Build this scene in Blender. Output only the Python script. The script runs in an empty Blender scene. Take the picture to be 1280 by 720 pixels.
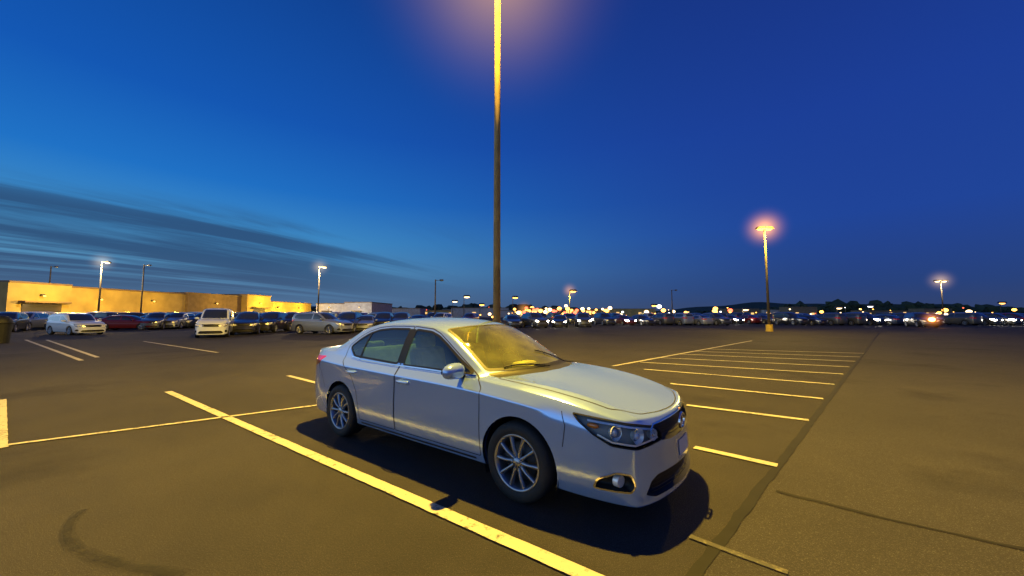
import bpy, bmesh, math, random
from mathutils import Vector, Matrix
from mathutils.bvhtree import BVHTree
random.seed(7)
sc = bpy.context.scene
COL = sc.collection
sc.view_settings.view_transform = 'Standard'
sc.view_settings.look = 'None'
sc.view_settings.exposure = 0

# ---------------------------------------------------------------- camera
CH = 1.55
FPX = 462.0
TILT = math.atan(33.0/FPX)
cam_d = bpy.data.cameras.new("camera")
cam_d.sensor_width = 36; cam_d.lens = 36*FPX/1280
cam_d.clip_start = 0.05; cam_d.clip_end = 4000
cam = bpy.data.objects.new("camera", cam_d); COL.objects.link(cam)
cam.location = (0, 0, CH)
cam.rotation_euler = (math.radians(90)+TILT, 0, 0)
sc.camera = cam

def G(x, y):
    """ground point surveyed from the photograph"""
    u = x-640; v = 360-y
    fy = FPX*math.cos(TILT)-v*math.sin(TILT)
    fz = FPX*math.sin(TILT)+v*math.cos(TILT)
    t = CH/(-fz)
    return Vector((u*t, fy*t, 0))

def lin(c):
    return tuple(((v/255)/12.92 if v/255 <= .04045 else ((v/255+.055)/1.055)**2.4) for v in c)+(1,)

# ---------------------------------------------------------------- materials
def newmat(name):
    m = bpy.data.materials.new(name); m.use_nodes = True
    nt = m.node_tree
    return m, nt, nt.nodes["Principled BSDF"]

def simple(name, col, rough=.5, metal=0, coat=0, emit=None, es=0, noise=0, spec=.5):
    m, nt, b = newmat(name)
    b.inputs["Base Color"].default_value = (*col, 1)
    b.inputs["Roughness"].default_value = rough
    b.inputs["Metallic"].default_value = metal
    b.inputs["Coat Weight"].default_value = coat
    b.inputs["Coat Roughness"].default_value = .05
    b.inputs["Specular IOR Level"].default_value = spec
    if emit:
        b.inputs["Emission Color"].default_value = (*emit, 1)
        b.inputs["Emission Strength"].default_value = es
    if noise:
        tc = nt.nodes.new("ShaderNodeTexCoord")
        n = nt.nodes.new("ShaderNodeTexNoise"); n.inputs["Scale"].default_value = noise
        n.inputs["Detail"].default_value = 6
        nt.links.new(tc.outputs["Object"], n.inputs["Vector"])
        mx = nt.nodes.new("ShaderNodeMixRGB"); mx.blend_type = 'MULTIPLY'; mx.inputs[0].default_value = .6
        mx.inputs[1].default_value = (*col, 1)
        rp = nt.nodes.new("ShaderNodeValToRGB")
        rp.color_ramp.elements[0].position = .3; rp.color_ramp.elements[0].color = (.45, .45, .45, 1)
        rp.color_ramp.elements[1].position = .65; rp.color_ramp.elements[1].color = (1, 1, 1, 1)
        nt.links.new(n.outputs["Fac"], rp.inputs[0])
        nt.links.new(rp.outputs[0], mx.inputs[2]); nt.links.new(mx.outputs[0], b.inputs["Base Color"])
    return m

def paint(name, col, metal=.65, rough=.32):
    m, nt, b = newmat(name)
    b.inputs["Base Color"].default_value = (*col, 1)
    b.inputs["Metallic"].default_value = metal
    b.inputs["Coat Weight"].default_value = 1
    b.inputs["Coat Roughness"].default_value = .02
    tc = nt.nodes.new("ShaderNodeTexCoord")
    n = nt.nodes.new("ShaderNodeTexNoise"); n.inputs["Scale"].default_value = 3.5; n.inputs["Detail"].default_value = 8
    nt.links.new(tc.outputs["Object"], n.inputs["Vector"])
    mr = nt.nodes.new("ShaderNodeMapRange")
    mr.inputs[3].default_value = rough-.03; mr.inputs[4].default_value = rough+.06
    nt.links.new(n.outputs["Fac"], mr.inputs[0]); nt.links.new(mr.outputs[0], b.inputs["Roughness"])
    return m

def glassmat(name, tint=(.55, .62, .58), refl=.12, glow_film=0.0, glow_col=(.8, .8, .6), ior=1.6):
    m = bpy.data.materials.new(name); m.use_nodes = True
    nt = m.node_tree; nt.nodes.clear()
    o = nt.nodes.new("ShaderNodeOutputMaterial")
    tr = nt.nodes.new("ShaderNodeBsdfTransparent"); tr.inputs[0].default_value = (*tint, 1)
    gl = nt.nodes.new("ShaderNodeBsdfGlossy"); gl.inputs["Roughness"].default_value = .02
    lw = nt.nodes.new("ShaderNodeFresnel"); lw.inputs[0].default_value = ior
    ad = nt.nodes.new("ShaderNodeMath"); ad.operation = 'ADD'; ad.inputs[1].default_value = refl; ad.use_clamp = True
    mx = nt.nodes.new("ShaderNodeMixShader")
    nt.links.new(lw.outputs[0], ad.inputs[0]); nt.links.new(ad.outputs[0], mx.inputs[0])
    base = tr.outputs[0]
    if glow_film:
        df = nt.nodes.new("ShaderNodeBsdfDiffuse"); df.inputs[0].default_value = (*glow_col, 1)
        n = nt.nodes.new("ShaderNodeTexNoise"); n.inputs["Scale"].default_value = 3; n.inputs["Detail"].default_value = 6
        tc = nt.nodes.new("ShaderNodeTexCoord"); nt.links.new(tc.outputs["Object"], n.inputs["Vector"])
        mr = nt.nodes.new("ShaderNodeMapRange"); mr.inputs[1].default_value = .3; mr.inputs[2].default_value = .7
        mr.inputs[3].default_value = glow_film*.45; mr.inputs[4].default_value = glow_film*1.5; nt.links.new(n.outputs["Fac"], mr.inputs[0])
        m2 = nt.nodes.new("ShaderNodeMixShader"); nt.links.new(mr.outputs[0], m2.inputs[0])
        nt.links.new(tr.outputs[0], m2.inputs[1]); nt.links.new(df.outputs[0], m2.inputs[2]); base = m2.outputs[0]
    nt.links.new(base, mx.inputs[1]); nt.links.new(gl.outputs[0], mx.inputs[2])
    nt.links.new(mx.outputs[0], o.inputs[0])
    return m

M = {}
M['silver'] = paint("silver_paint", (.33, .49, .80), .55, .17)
M['glass'] = glassmat("tinted_glass", (.17, .30, .27), .07, 0, ior=1.5)
M['wglass'] = glassmat("windscreen_glass", (.66, .72, .42), .03, .10, (.85, .85, .22), 1.45)  # film colour has the lamp's yellow-green glow put into it
M['lens'] = glassmat("lamp_lens", (.95, .96, .97), .0, 0, ior=1.15)
M['darkglass'] = simple("dark_glass", (.02, .025, .03), .06, 0, 1)
M['black'] = simple("black_plastic", (.010, .010, .010), .5, spec=.3)
M['gap'] = simple("panel_gap", (.006, .006, .007), .8)
M['rubber'] = simple("tyre_rubber", (.014, .014, .014), .75, noise=30)
M['alloy'] = simple("alloy_rim", (.28, .30, .34), .3, .9)
M['dsteel'] = simple("dark_steel", (.04, .04, .045), .5, .6)
M['chrome'] = simple("chrome", (.8, .8, .82), .08, 1)
M['beige'] = simple("beige_upholstery", (.60, .55, .30), .8, noise=8)
M['dgrey'] = simple("grey_trim", (.10, .095, .085), .7)
M['red'] = simple("tail_lamp_red", (.45, .01, .01), .12, 0, 1)
M['amber'] = simple("amber_reflector", (.9, .22, .02), .15, 0, 1)
M['headoff'] = simple("headlamp_reflector", (.92, .92, .90), .3, .4)
M['bezel'] = simple("headlamp_bezel", (.24, .24, .24), .5, .1)
M['hous'] = simple("headlamp_bucket", (.05, .05, .055), .4, .4)
M['headon'] = simple("headlamp_lit", (.9, .9, .9), .2, 0, 0, (1, .88, .68), 50)
M['plate'] = simple("plate_white", (.85, .80, .62), .6, spec=.2)

def mesh_obj(name, verts, faces, mats, parent=None, smooth=False, midx=None, normals=None):
    me = bpy.data.meshes.new(name)
    me.from_pydata([tuple(v) for v in verts], [], faces)
    if not isinstance(mats, (list, tuple)): mats = [mats]
    for m in mats: me.materials.append(m)
    if midx: me.polygons.foreach_set("material_index", midx)
    if smooth:
        me.polygons.foreach_set("use_smooth", [True]*len(me.polygons))
    me.update()
    if normals: me.normals_split_custom_set_from_vertices([tuple(n) for n in normals])
    ob = bpy.data.objects.new(name, me); COL.objects.link(ob)
    if parent: ob.parent = parent
    return ob

def empty(name, loc=(0, 0, 0), parent=None):
    e = bpy.data.objects.new(name, None); COL.objects.link(e); e.location = loc
    e.empty_display_size = .3
    if parent: e.parent = parent
    return e

def box_data(c, s, bev=0.0, seg=2, rot=None, taper=None):
    bm = bmesh.new(); bmesh.ops.create_cube(bm, size=1)
    for v in bm.verts:
        v.co = Vector((v.co.x*s[0], v.co.y*s[1], v.co.z*s[2]))
        if taper and v.co.z > 0: v.co.x *= taper[0]; v.co.y *= taper[1]
    if bev: bmesh.ops.bevel(bm, geom=bm.edges[:], offset=bev, segments=seg, affect='EDGES', profile=.5)
    if rot: bmesh.ops.rotate(bm, verts=bm.verts, cent=(0, 0, 0), matrix=rot)
    bmesh.ops.translate(bm, verts=bm.verts, vec=c)
    bm.verts.ensure_lookup_table()
    V = [v.co.copy() for v in bm.verts]; F = [[v.index for v in f.verts] for f in bm.faces]
    bm.free(); return V, F

def join_data(*ds):
    V = []; F = []
    for v, f in ds:
        o = len(V); V += list(v); F += [[i+o for i in q] for q in f]
    return V, F

def revolve(profile, seg=48, closed=False):
    V = []; F = []; n = len(profile)
    for i in range(seg):
        a = 2*math.pi*i/seg
        for r, y in profile: V.append(Vector((r*math.cos(a), y, r*math.sin(a))))
    for i in range(seg):
        j = (i+1) % seg
        for k in range(n if closed else n-1):
            l = (k+1) % n
            F.append([i*n+k, i*n+l, j*n+l, j*n+k])
    return V, F

def cyl_data(p0, p1, r0, r1, seg=16, cap=True):
    p0 = Vector(p0); p1 = Vector(p1); d = (p1-p0).normalized()
    a = d.orthogonal().normalized(); b = d.cross(a)
    V = []; F = []
    for i in range(seg):
        t = 2*math.pi*i/seg; o = a*math.cos(t)+b*math.sin(t)
        V.append(p0+o*r0); V.append(p1+o*r1)
    for i in range(seg):
        j = (i+1) % seg; F.append([2*i, 2*j, 2*j+1, 2*i+1])
    if cap:
        F.append([2*i for i in range(seg)][::-1]); F.append([2*i+1 for i in range(seg)])
    return V, F

def sphere_data(c, s, seg=20, rings=12):
    bm = bmesh.new(); bmesh.ops.create_uvsphere(bm, u_segments=seg, v_segments=rings, radius=1)
    for v in bm.verts: v.co = Vector((v.co.x*s[0]+c[0], v.co.y*s[1]+c[1], v.co.z*s[2]+c[2]))
    V = [v.co.copy() for v in bm.verts]; F = [[v.index for v in f.verts] for f in bm.faces]
    bm.free(); return V, F

# ---------------------------------------------------------------- car construction
def rnd(P, r=.03, n=4):
    """round every corner of a polygon with about radius r"""
    Q = []; m = len(P)
    for i in range(m):
        a = Vector(P[i-1]); b = Vector(P[i]); c = Vector(P[(i+1) % m])
        u = a-b; v = c-b; t = min(r, u.length*.45, v.length*.45)
        p = b+u.normalized()*t; q = b+v.normalized()*t
        for k in range(n+1):
            s = k/n; w = p*(1-s)**2+b*2*s*(1-s)+q*s*s
            Q.append((w.x, w.y))
    return Q

def inside(P, x, y):
    c = False; n = len(P); j = n-1
    for i in range(n):
        xi, yi = P[i]; xj, yj = P[j]
        if (yi > y) != (yj > y) and x < (xj-xi)*(y-yi)/(yj-yi)+xi: c = not c
        j = i
    return c

def nearest(P, x, y):
    best = None; bd = 1e9; n = len(P)
    for i in range(n):
        ax, ay = P[i]; bx, by = P[(i+1) % n]
        dx = bx-ax; dy = by-ay; L = dx*dx+dy*dy
        t = 0 if L == 0 else max(0, min(1, ((x-ax)*dx+(y-ay)*dy)/L))
        px = ax+dx*t; py = ay+dy*t; d = (px-x)**2+(py-y)**2
        if d < bd: bd = d; best = (px, py)
    return best, math.sqrt(bd)

R2 = math.sqrt(.5)
def frame(proj, s):
    if proj == 'side': return Vector((1, 0, 0)), Vector((0, 0, 1)), Vector((0, s, 0))
    if proj == 'top': return Vector((1, 0, 0)), Vector((0, s, 0)), Vector((0, 0, 1))
    if proj == 'front': return Vector((0, s, 0)), Vector((0, 0, 1)), Vector((1, 0, 0))
    if proj == 'rear': return Vector((0, s, 0)), Vector((0, 0, 1)), Vector((-1, 0, 0))
    if proj == 'of': return Vector((R2, -s*R2, 0)), Vector((0, 0, 1)), Vector((R2, s*R2, 0))
    if proj == 'or': return Vector((-R2, -s*R2, 0)), Vector((0, 0, 1)), Vector((-R2, s*R2, 0))

def tables(kind):
    ST = [(-2.26, .81, 1.01), (-2.06, .87, 1.03), (-1.74, .89, 1.02), (-1.38, .905, 1.005), (-1.05, .905, .995),
          (-.72, .905, .99), (-.38, .905, .98), (.10, .905, .972), (.52, .905, .962), (.90, .905, .945), (1.14, .905, .925),
          (1.38, .905, .905), (1.68, .895, .875), (1.95, .875, .835), (2.17, .835, .77)]
    T = [
     [(-2.33, .70, 1.045), (-2.36, .60, 1.06), (-2.39, .44, 1.07), (-2.405, .23, 1.075), (-2.41, 0, 1.075)],
     [(-2.05, .77, 1.065), (-2.07, .66, 1.09), (-2.09, .45, 1.10), (-2.10, .23, 1.105), (-2.10, 0, 1.107)],
     [(-1.75, .775, 1.08), (-1.78, .66, 1.125), (-1.84, .45, 1.14), (-1.88, .23, 1.145), (-1.89, 0, 1.147)],
     [(-1.44, .76, 1.165), (-1.47, .635, 1.305), (-1.53, .46, 1.33), (-1.56, .24, 1.342), (-1.57, 0, 1.346)],
     [(-1.06, .745, 1.21), (-1.08, .615, 1.41), (-1.12, .46, 1.45), (-1.15, .23, 1.468), (-1.16, 0, 1.473)],
     [(-.72, .74, 1.215), (-.72, .61, 1.435), (-.72, .46, 1.483), (-.72, .23, 1.503), (-.72, 0, 1.508)],
     [(-.34, .74, 1.215), (-.34, .61, 1.443), (-.34, .46, 1.49), (-.34, .23, 1.512), (-.34, 0, 1.517)],
     [(.18, .745, 1.20), (.20, .62, 1.405), (.25, .475, 1.447), (.31, .245, 1.472), (.33, 0, 1.478)],
     [(.57, .77, 1.08), (.56, .69, 1.205), (.67, .51, 1.245), (.75, .26, 1.268), (.77, 0, 1.275)],
     [(.90, .80, .955), (.94, .73, .97), (1.09, .53, .985), (1.19, .27, .998), (1.22, 0, 1.003)],
     [(1.13, .80, .94), (1.17, .71, .962), (1.28, .50, .965), (1.36, .25, .972), (1.38, 0, .975)],
     [(1.38, .80, .922), (1.41, .68, .952), (1.48, .48, .943), (1.54, .24, .945), (1.56, 0, .947)],
     [(1.68, .785, .893), (1.71, .66, .925), (1.76, .46, .910), (1.80, .24, .909), (1.82, 0, .911)],
     [(1.97, .755, .848), (2.02, .635, .872), (2.08, .44, .852), (2.12, .23, .848), (2.14, 0, .85)],
     [(2.25, .72, .768), (2.32, .61, .77), (2.385, .43, .76), (2.425, .22, .755), (2.44, 0, .755)]]
    if kind in ('suv', 'van'):
        T[4] = [(-1.06, .74, 1.20), (-1.08, .62, 1.43), (-1.08, .46, 1.485), (-1.08, .24, 1.505), (-1.08, 0, 1.51)]
        T[3] = [(-1.42, .75, 1.20), (-1.42, .62, 1.42), (-1.42, .46, 1.475), (-1.42, .24, 1.495), (-1.42, 0, 1.5)]
        T[2] = [(-1.78, .75, 1.20), (-1.80, .62, 1.41), (-1.82, .46, 1.465), (-1.84, .24, 1.485), (-1.85, 0, 1.49)]
        T[1] = [(-2.13, .75, 1.18), (-2.18, .63, 1.36), (-2.22, .46, 1.42), (-2.24, .24, 1.44), (-2.25, 0, 1.445)]
    if kind == 'van':
        for i in range(1, 9):
            a = T[i]
            if i == 8: T[i] = [(a[0][0], .81, a[0][2]), (a[1][0]+.08, .74, a[1][2]), (a[2][0]+.08, .55, a[2][2]), (a[3][0]+.05, .28, a[3][2]), a[4]]
            else: T[i] = [(a[0][0], .80, a[0][2]), (a[1][0]+(.12 if i == 7 else 0), .73, a[1][2]+.08), (a[2][0]+(.12 if i == 7 else 0), .56, a[2][2]+.08), (a[3][0]+(.1 if i == 7 else 0), .28, a[3][2]+.075), (a[4][0]+(.1 if i == 7 else 0), 0, a[4][2]+.075)]
        for i in range(10, 14): T[i] = [(x, y, z+.04) for x, y, z in T[i]]
    if kind == 'pickup':
        T[5] = [(-.70, .73, 1.20), (-.70, .60, 1.40), (-.70, .45, 1.45), (-.70, .23, 1.47), (-.70, 0, 1.475)]
        T[4] = [(-.90, .79, 1.01), (-.90, .66, 1.01), (-.90, .46, 1.01), (-.90, .23, 1.01), (-.90, 0, 1.01)]
        ST[4] = (-.95, .90, .995)
        for i in (3, 2, 1):
            x = ST[i][0]; T[i] = [(x, .80, 1.015), (x, .66, .98), (x, .46, .98), (x, .23, .98), (x, 0, .98)]
        ST[1] = (-2.2, .88, 1.02); ST[0] = (-2.42, .86, 1.01)
        T[0] = [(-2.45, .78, 1.01), (-2.46, .64, 1.0), (-2.46, .45, 1.0), (-2.46, .23, 1.0), (-2.46, 0, 1.0)]
        T[1] = [(-2.2, y, z) for x, y, z in T[1]]
    return ST, T

def car_pieces(kind='sedan', level=4, hero=True):
    ST, T = tables(kind)
    zs = 1.0 if kind == 'sedan' else 1.19
    WR = .325 if kind == 'sedan' else .375
    WX = 1.39; WZ = WR; AR = WR+.05
    N = len(ST)
    fr = [0, .20, .45, .68, .87, 1.0]; oy = [-.050, -.012, 0, -.006, -.004, -.078]
    side = []
    for i_, (x, W, zb) in enumerate(ST):
        zb0 = .22 if i_ < 11 else .22-.009*(i_-10)
        row = [(x, W-.13, zb0-.01)]
        for f, o in zip(fr, oy): row.append((x, W+o, zb0+f*(zb-zb0)))
        side.append(row)
    top = [[side[i][6]]+T[i] for i in range(N)]
    def fascia(st, xs, zz, sgn, toprow, dxk):
        g = []
        for j in range(6):
            r = [side[st][j]]
            for k in range(1, 6):
                y = toprow[k][1]
                if j == 0: y *= .93
                r.append((sgn*(xs[j]-dxk[k]), y, zz[j]))
            g.append(r)
        g.append(list(toprow)); return g
    front = fascia(N-1, [2.38, 2.51, 2.515, 2.50, 2.495, 2.48], [.16, .175, .29, .44, .56, .68], 1, top[N-1], [None, .175, .11, .055, .015, 0])
    rx = [2.28, 2.42, 2.46, 2.47, 2.46, 2.435]
    if kind == 'pickup': rx = [2.3, 2.48, 2.5, 2.5, 2.5, 2.49]
    rear = fascia(0, rx, [.20, .24, .38, .57, .76, .90], -1, top[0], [None, .16, .10, .047, .012, 0])
    bm = bmesh.new(); cr = bm.edges.layers.float.new('crease_edge')
    cache = {}
    def V(p, s):
        k = (round(p[0], 4), round(p[1]*s, 4), round(p[2], 4))
        if k not in cache: cache[k] = bm.verts.new((p[0], p[1]*s, p[2]*zs))
        return cache[k]
    def grid(g, s):
        for a in range(len(g)-1):
            for b in range(len(g[0])-1):
                vs = [V(g[a][b], s), V(g[a+1][b], s), V(g[a+1][b+1], s), V(g[a][b+1], s)]
                if len(set(vs)) == 4:
                    try: bm.faces.new(vs)
                    except ValueError: pass
    def crease(pts, s, val):
        for a, b in zip(pts[:-1], pts[1:]):
            e = bm.edges.get((V(a, s), V(b, s)))
            if e: e[cr] = val
    for s in (1, -1):
        for g in (side, top, front, rear): grid(g, s)
        crease(top[9], s, .65); crease(top[0], s, .6); crease(top[14], s, .55)
        if kind not in ('suv', 'van'): crease(top[2], s, .5)
        crease([side[i][6] for i in range(N)], s, .45)
        crease([side[i][5] for i in range(0, 13)], s, .8)
        crease([side[i][1] for i in range(N)], s, .6)
        crease([top[i][2] for i in range(3, 10)], s, .55)
        crease([top[i][2] for i in range(9, 15)], s, .6)
        crease(front[1], s, .6); crease(rear[1], s, .5); crease(front[4], s, .55); crease(front[3], s, .3); crease(front[2], s, .4)
        crease([r[1] for r in front], s, .35)
        if kind == 'pickup':
            crease(top[4], s, .9); crease(top[5], s, .6)
            for i in (0, 1, 2, 3): crease([top[i][1], top[i+1][1]], s, .8)
        if kind in ('suv', 'van'): crease(top[1], s, .8)
    bmesh.ops.recalc_face_normals(bm, faces=bm.faces)
    bm.faces.ensure_lookup_table()
    tf = max(bm.faces, key=lambda f: f.calc_center_median().z)
    if tf.normal.z < 0: bmesh.ops.reverse_faces(bm, faces=bm.faces)
    me = bpy.data.meshes.new("cage"); bm.to_mesh(me); bm.free()
    ob = bpy.data.objects.new("cage", me); COL.objects.link(ob)
    md = ob.modifiers.new("s", 'SUBSURF'); md.levels = level; md.render_levels = level
    dg = bpy.context.evaluated_depsgraph_get(); dg.update()
    ev = ob.evaluated_get(dg).to_mesh()
    bm = bmesh.new(); bm.from_mesh(ev)
    bpy.data.objects.remove(ob); bpy.data.meshes.remove(me)
    bm.normal_update(); bm.verts.ensure_lookup_table(); bm.faces.ensure_lookup_table()
    bvh = BVHTree.FromBMesh(bm)
    norm = [v.normal.copy() for v in bm.verts]
    def hit(p, v, far=5.0):
        h = bvh.ray_cast(p+v*far, -v)
        return h[0], h[1]
    Z = lambda P: [(a, b*zs) for a, b in P]
    circ = lambda cx: [(cx+AR*math.cos(t*math.pi/24), WZ+AR*math.sin(t*math.pi/24)) for t in range(48)]
    REG = []
    REG.append(('arch', 'side', circ(WX), lambda c: abs(c.y) > .5 and c.z < 1))
    REG.append(('arch', 'side', circ(-WX), lambda c: abs(c.y) > .5 and c.z < 1))
    wf = rnd(Z([(.82, .985), (.60, 1.10), (.36, 1.235), (.20, 1.315), (.06, 1.355), (-.20, 1.375), (-.205, .99)]), .035)
    if kind == 'sedan':
        wr = rnd(Z([(-.31, .995), (-.305, 1.378), (-.66, 1.374), (-.90, 1.352), (-1.08, 1.305), (-1.22, 1.235), (-1.36, 1.13), (-1.20, 1.025)]), .04)
    elif kind in ('suv', 'van'):
        wr = rnd(Z([(-.31, .998), (-.305, 1.37), (-1.0, 1.365), (-1.80, 1.33), (-1.98, 1.2), (-1.95, 1.06), (-1.5, 1.02)]), .05)
    else:
        wr = rnd(Z([(-.30, .998), (-.295, 1.35), (-.60, 1.33), (-.64, 1.1), (-.62, 1.02)]), .04)
    side_p = lambda c: abs(c.y) > .565
    REG.append(('window', 'side', wf, side_p)); REG.append(('window_r', 'side', wr, side_p))
    ws = rnd([(1.18, -.15), (1.18, 0), (1.15, .26), (1.05, .50), (.90, .69), (.56, .635), (.23, .575), (.31, .43), (.375, .2), (.385, 0), (.385, -.15)], .04)
    REG.append(('windshield', 'top', ws, lambda c: c.z > .95*zs))
    if kind == 'sedan':
        rw = rnd([(-1.22, -.15), (-1.22, 0), (-1.20, .22), (-1.16, .43), (-1.14, .53), (-1.47, .58), (-1.72, .61), (-1.79, .45), (-1.83, .22), (-1.84, 0), (-1.84, -.15)], .04)
        REG.append(('rear_window', 'top', rw, lambda c: c.z > 1.1))
    elif kind in ('suv', 'van'):
        rw = rnd(Z([(-.1, 1.09), (.55, 1.09), (.52, 1.32), (-.1, 1.36)]), .04)
        REG.append(('rear_window', 'rear', rw, lambda c: c.x < -1.9))
    else:
        rw = rnd(Z([(-.1, 1.08), (.6, 1.08), (.52, 1.38), (-.1, 1.40)]), .04)
        REG.append(('rear_window', 'rear', rw, lambda c: -1.0 < c.x < -.6))
    hl = rnd(Z([(1.42, .60), (1.415, .655), (1.36, .70), (1.18, .736), (.98, .768), (.74, .798), (.77, .745), (.86, .665), (.97, .60), (1.16, .572)]), .018)
    REG.append(('headlight', 'of', hl, lambda c: c.x > 1.55))
    tl = rnd(Z([(1.38, .80), (1.38, .93), (1.05, .97), (.72, .985), (.78, .89), (1.0, .80)]), .03)
    REG.append(('tail_light', 'or', tl, lambda c: c.x < -1.6))
    gr = rnd(Z([(-.3, .575), (.30, .575), (.45, .595), (.53, .635), (.54, .68), (.49, .712), (-.3, .728)]), .02)
    REG.append(('grille', 'front', gr, lambda c: c.x > 2.0))
    lg = rnd(Z([(-.3, .215), (.56, .22), (.66, .255), (.60, .34), (.52, .37), (-.3, .37)]), .02)
    REG.append(('lower_grille', 'front', lg, lambda c: c.x > 2.0))
    fg = rnd(Z([(.86, .29), (1.10, .28), (1.13, .33), (1.10, .40), (1.0, .415), (.88, .36)]), .02)
    REG.append(('fog_recess', 'of', fg, lambda c: c.x > 1.7))
    hood = rnd([(1.30, -.2), (1.30, 0), (1.27, .26), (1.18, .50), (1.06, .735), (1.4, .735), (1.80, .715), (2.12, .67), (2.30, .52), (2.37, .30), (2.40, .12), (2.405, 0), (2.405, -.2)], .04)
    fd = rnd(Z([(.99, .29), (.985, .88), (.90, .955), (.60, 1.125), (.36, 1.262), (.20, 1.345), (.07, 1.388), (-.25, 1.412), (-.255, .29)]), .02)
    rd = rnd(Z([(-.265, .29), (-.26, 1.412), (-.68, 1.406), (-.92, 1.385), (-1.11, 1.335), (-1.27, 1.26), (-1.41, 1.14), (-1.39, .95), (-1.14, .80), (-1.01, .62), (-.965, .45), (-.96, .29)]), .025)
    if hero:
        REG.append(('cowl', 'top', [(1.31, -.2), (1.31, 0), (1.28, .26), (1.19, .50), (1.07, .725), (.93, .71), (1.06, .51), (1.16, .27), (1.19, 0), (1.19, -.2)], lambda c: c.z > .9 and c.x < 1.4))
        REG.append(('hood', 'top', hood, lambda c: c.z > .72 and c.x > .9))
        REG.append(('door', 'side', fd, lambda c: abs(c.y) > .54)); REG.append(('door_r', 'side', rd, lambda c: abs(c.y) > .54))
    boxes = [(min(p[0] for p in P), max(p[0] for p in P), min(p[1] for p in P), max(p[1] for p in P)) for _, _, P, _ in REG]
    fr_cache = {(pr, s): frame(pr, s) for pr in ('side', 'top', 'front', 'rear', 'of', 'or') for s in (1, -1)}
    rid = [-1]*len(bm.faces)
    for f in bm.faces:
        c = f.calc_center_median(); s = 1 if c.y > 0 else -1
        for ri, (nm, pr, P, pred) in enumerate(REG):
            if not pred(c): continue
            h, k, v = fr_cache[(pr, s)]
            a = c.dot(h); b = c.dot(k); bx = boxes[ri]
            if a < bx[0] or a > bx[1] or b < bx[2] or b > bx[3]: continue
            if f.normal.dot(v) < .02: continue
            if inside(P, a, b): rid[f.index] = ri; break
    lim = .035 if level >= 4 else .07
    bound = [set() for _ in REG]; snapped = {}
    for v in bm.verts:
        rs = set(rid[f.index] for f in v.link_faces)
        if len(rs) > 1:
            ri = min(r for r in rs if r >= 0)
            nm, pr, P, _ = REG[ri]; s = 1 if v.co.y > 0 else -1
            for r in rs:
                if r >= 0: bound[r].add(v.index)
            h, k, w = fr_cache[(pr, s)]
            a = v.co.dot(h); b = v.co.dot(k)
            q, d = nearest(P, a, b)
            if d < lim:
                p = v.co+h*(q[0]-a)+k*(q[1]-b)
                hp, hn = hit(p, w, .5)
                if hp and (hp-p).length < .15: snapped[v.index] = (hp, hn)
    for i, (p, n) in snapped.items(): bm.verts[i].co = p
    pieces = []
    names = {'window_r': 'window', 'door_r': 'door', 'cowl': 'cowl_panel', 'fog_recess': 'fog_light_recess'}
    matof = {'window': 'glass', 'window_r': 'glass', 'windshield': 'wglass', 'rear_window': 'glass', 'headlight': 'lens', 'tail_light': 'red',
             'grille': 'black', 'lower_grille': 'black', 'fog_recess': 'black', 'cowl': 'black'}
    splitside = {'window', 'window_r', 'door', 'door_r', 'headlight', 'tail_light', 'fog_recess'}
    groups = {}
    for f in bm.faces:
        r = rid[f.index]
        if r >= 0 and REG[r][0] == 'arch': continue
        if r < 0: key = ('body', 0, -1)
        else:
            nm = REG[r][0]
            key = (nm, (1 if f.calc_center_median().y > 0 else -1) if nm in splitside else 0, r)
        groups.setdefault(key, []).append(f)
    patch = {}
    for key, fs in groups.items():
        nm, s, r = key
        mp = {}; V_ = []; Nn = []; F_ = []
        for f in fs:
            q = []
            for v in f.verts:
                if v.index not in mp:
                    mp[v.index] = len(V_); co = v.co.copy(); no = norm[v.index]
                    if nm in ('grille', 'lower_grille', 'fog_recess') and v.index not in bound[r]:
                        pr = REG[r][1]; h, k, w = fr_cache[(pr, s if s else (1 if co.y > 0 else -1))]
                        _, d = nearest(REG[r][2], abs(co.dot(h)) if pr == 'front' else co.dot(h), co.dot(k))
                        co -= w*min(.06, d*2.2)
                    V_.append(co); Nn.append(no)
                q.append(mp[v.index])
            F_.append(q)
        if nm in ('grille', 'lower_grille', 'fog_recess'): Nn = None
        patch[key] = (V_, F_)
        if nm == 'body':
            ed = {}
            for q in F_:
                for a, b in zip(q, q[1:]+q[:1]):
                    kk = (min(a, b), max(a, b)); ed[kk] = ed.get(kk, 0)+1
            lip = {}
            for (a, b), c in ed.items():
                if c == 1:
                    ok = True
                    for i in (a, b):
                        co = V_[i]
                        if min(abs(math.hypot(co.x-WX, co.z-WZ)-AR), abs(math.hypot(co.x+WX, co.z-WZ)-AR)) > .012: ok = False
                    if ok:
                        for i in (a, b):
                            if i not in lip:
                                co = V_[i].copy(); co.y -= .05*(1 if co.y > 0 else -1)
                                lip[i] = len(V_); V_.append(co); Nn.append(Vector((0, 0, -1)))
                        F_.append([a, b, lip[b], lip[a]])
        pieces.append(dict(name=names.get(nm, nm), key=nm, side=s, V=V_, F=F_, N=Nn, mat=matof.get(nm, 'paint'), smooth=True))
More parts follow.
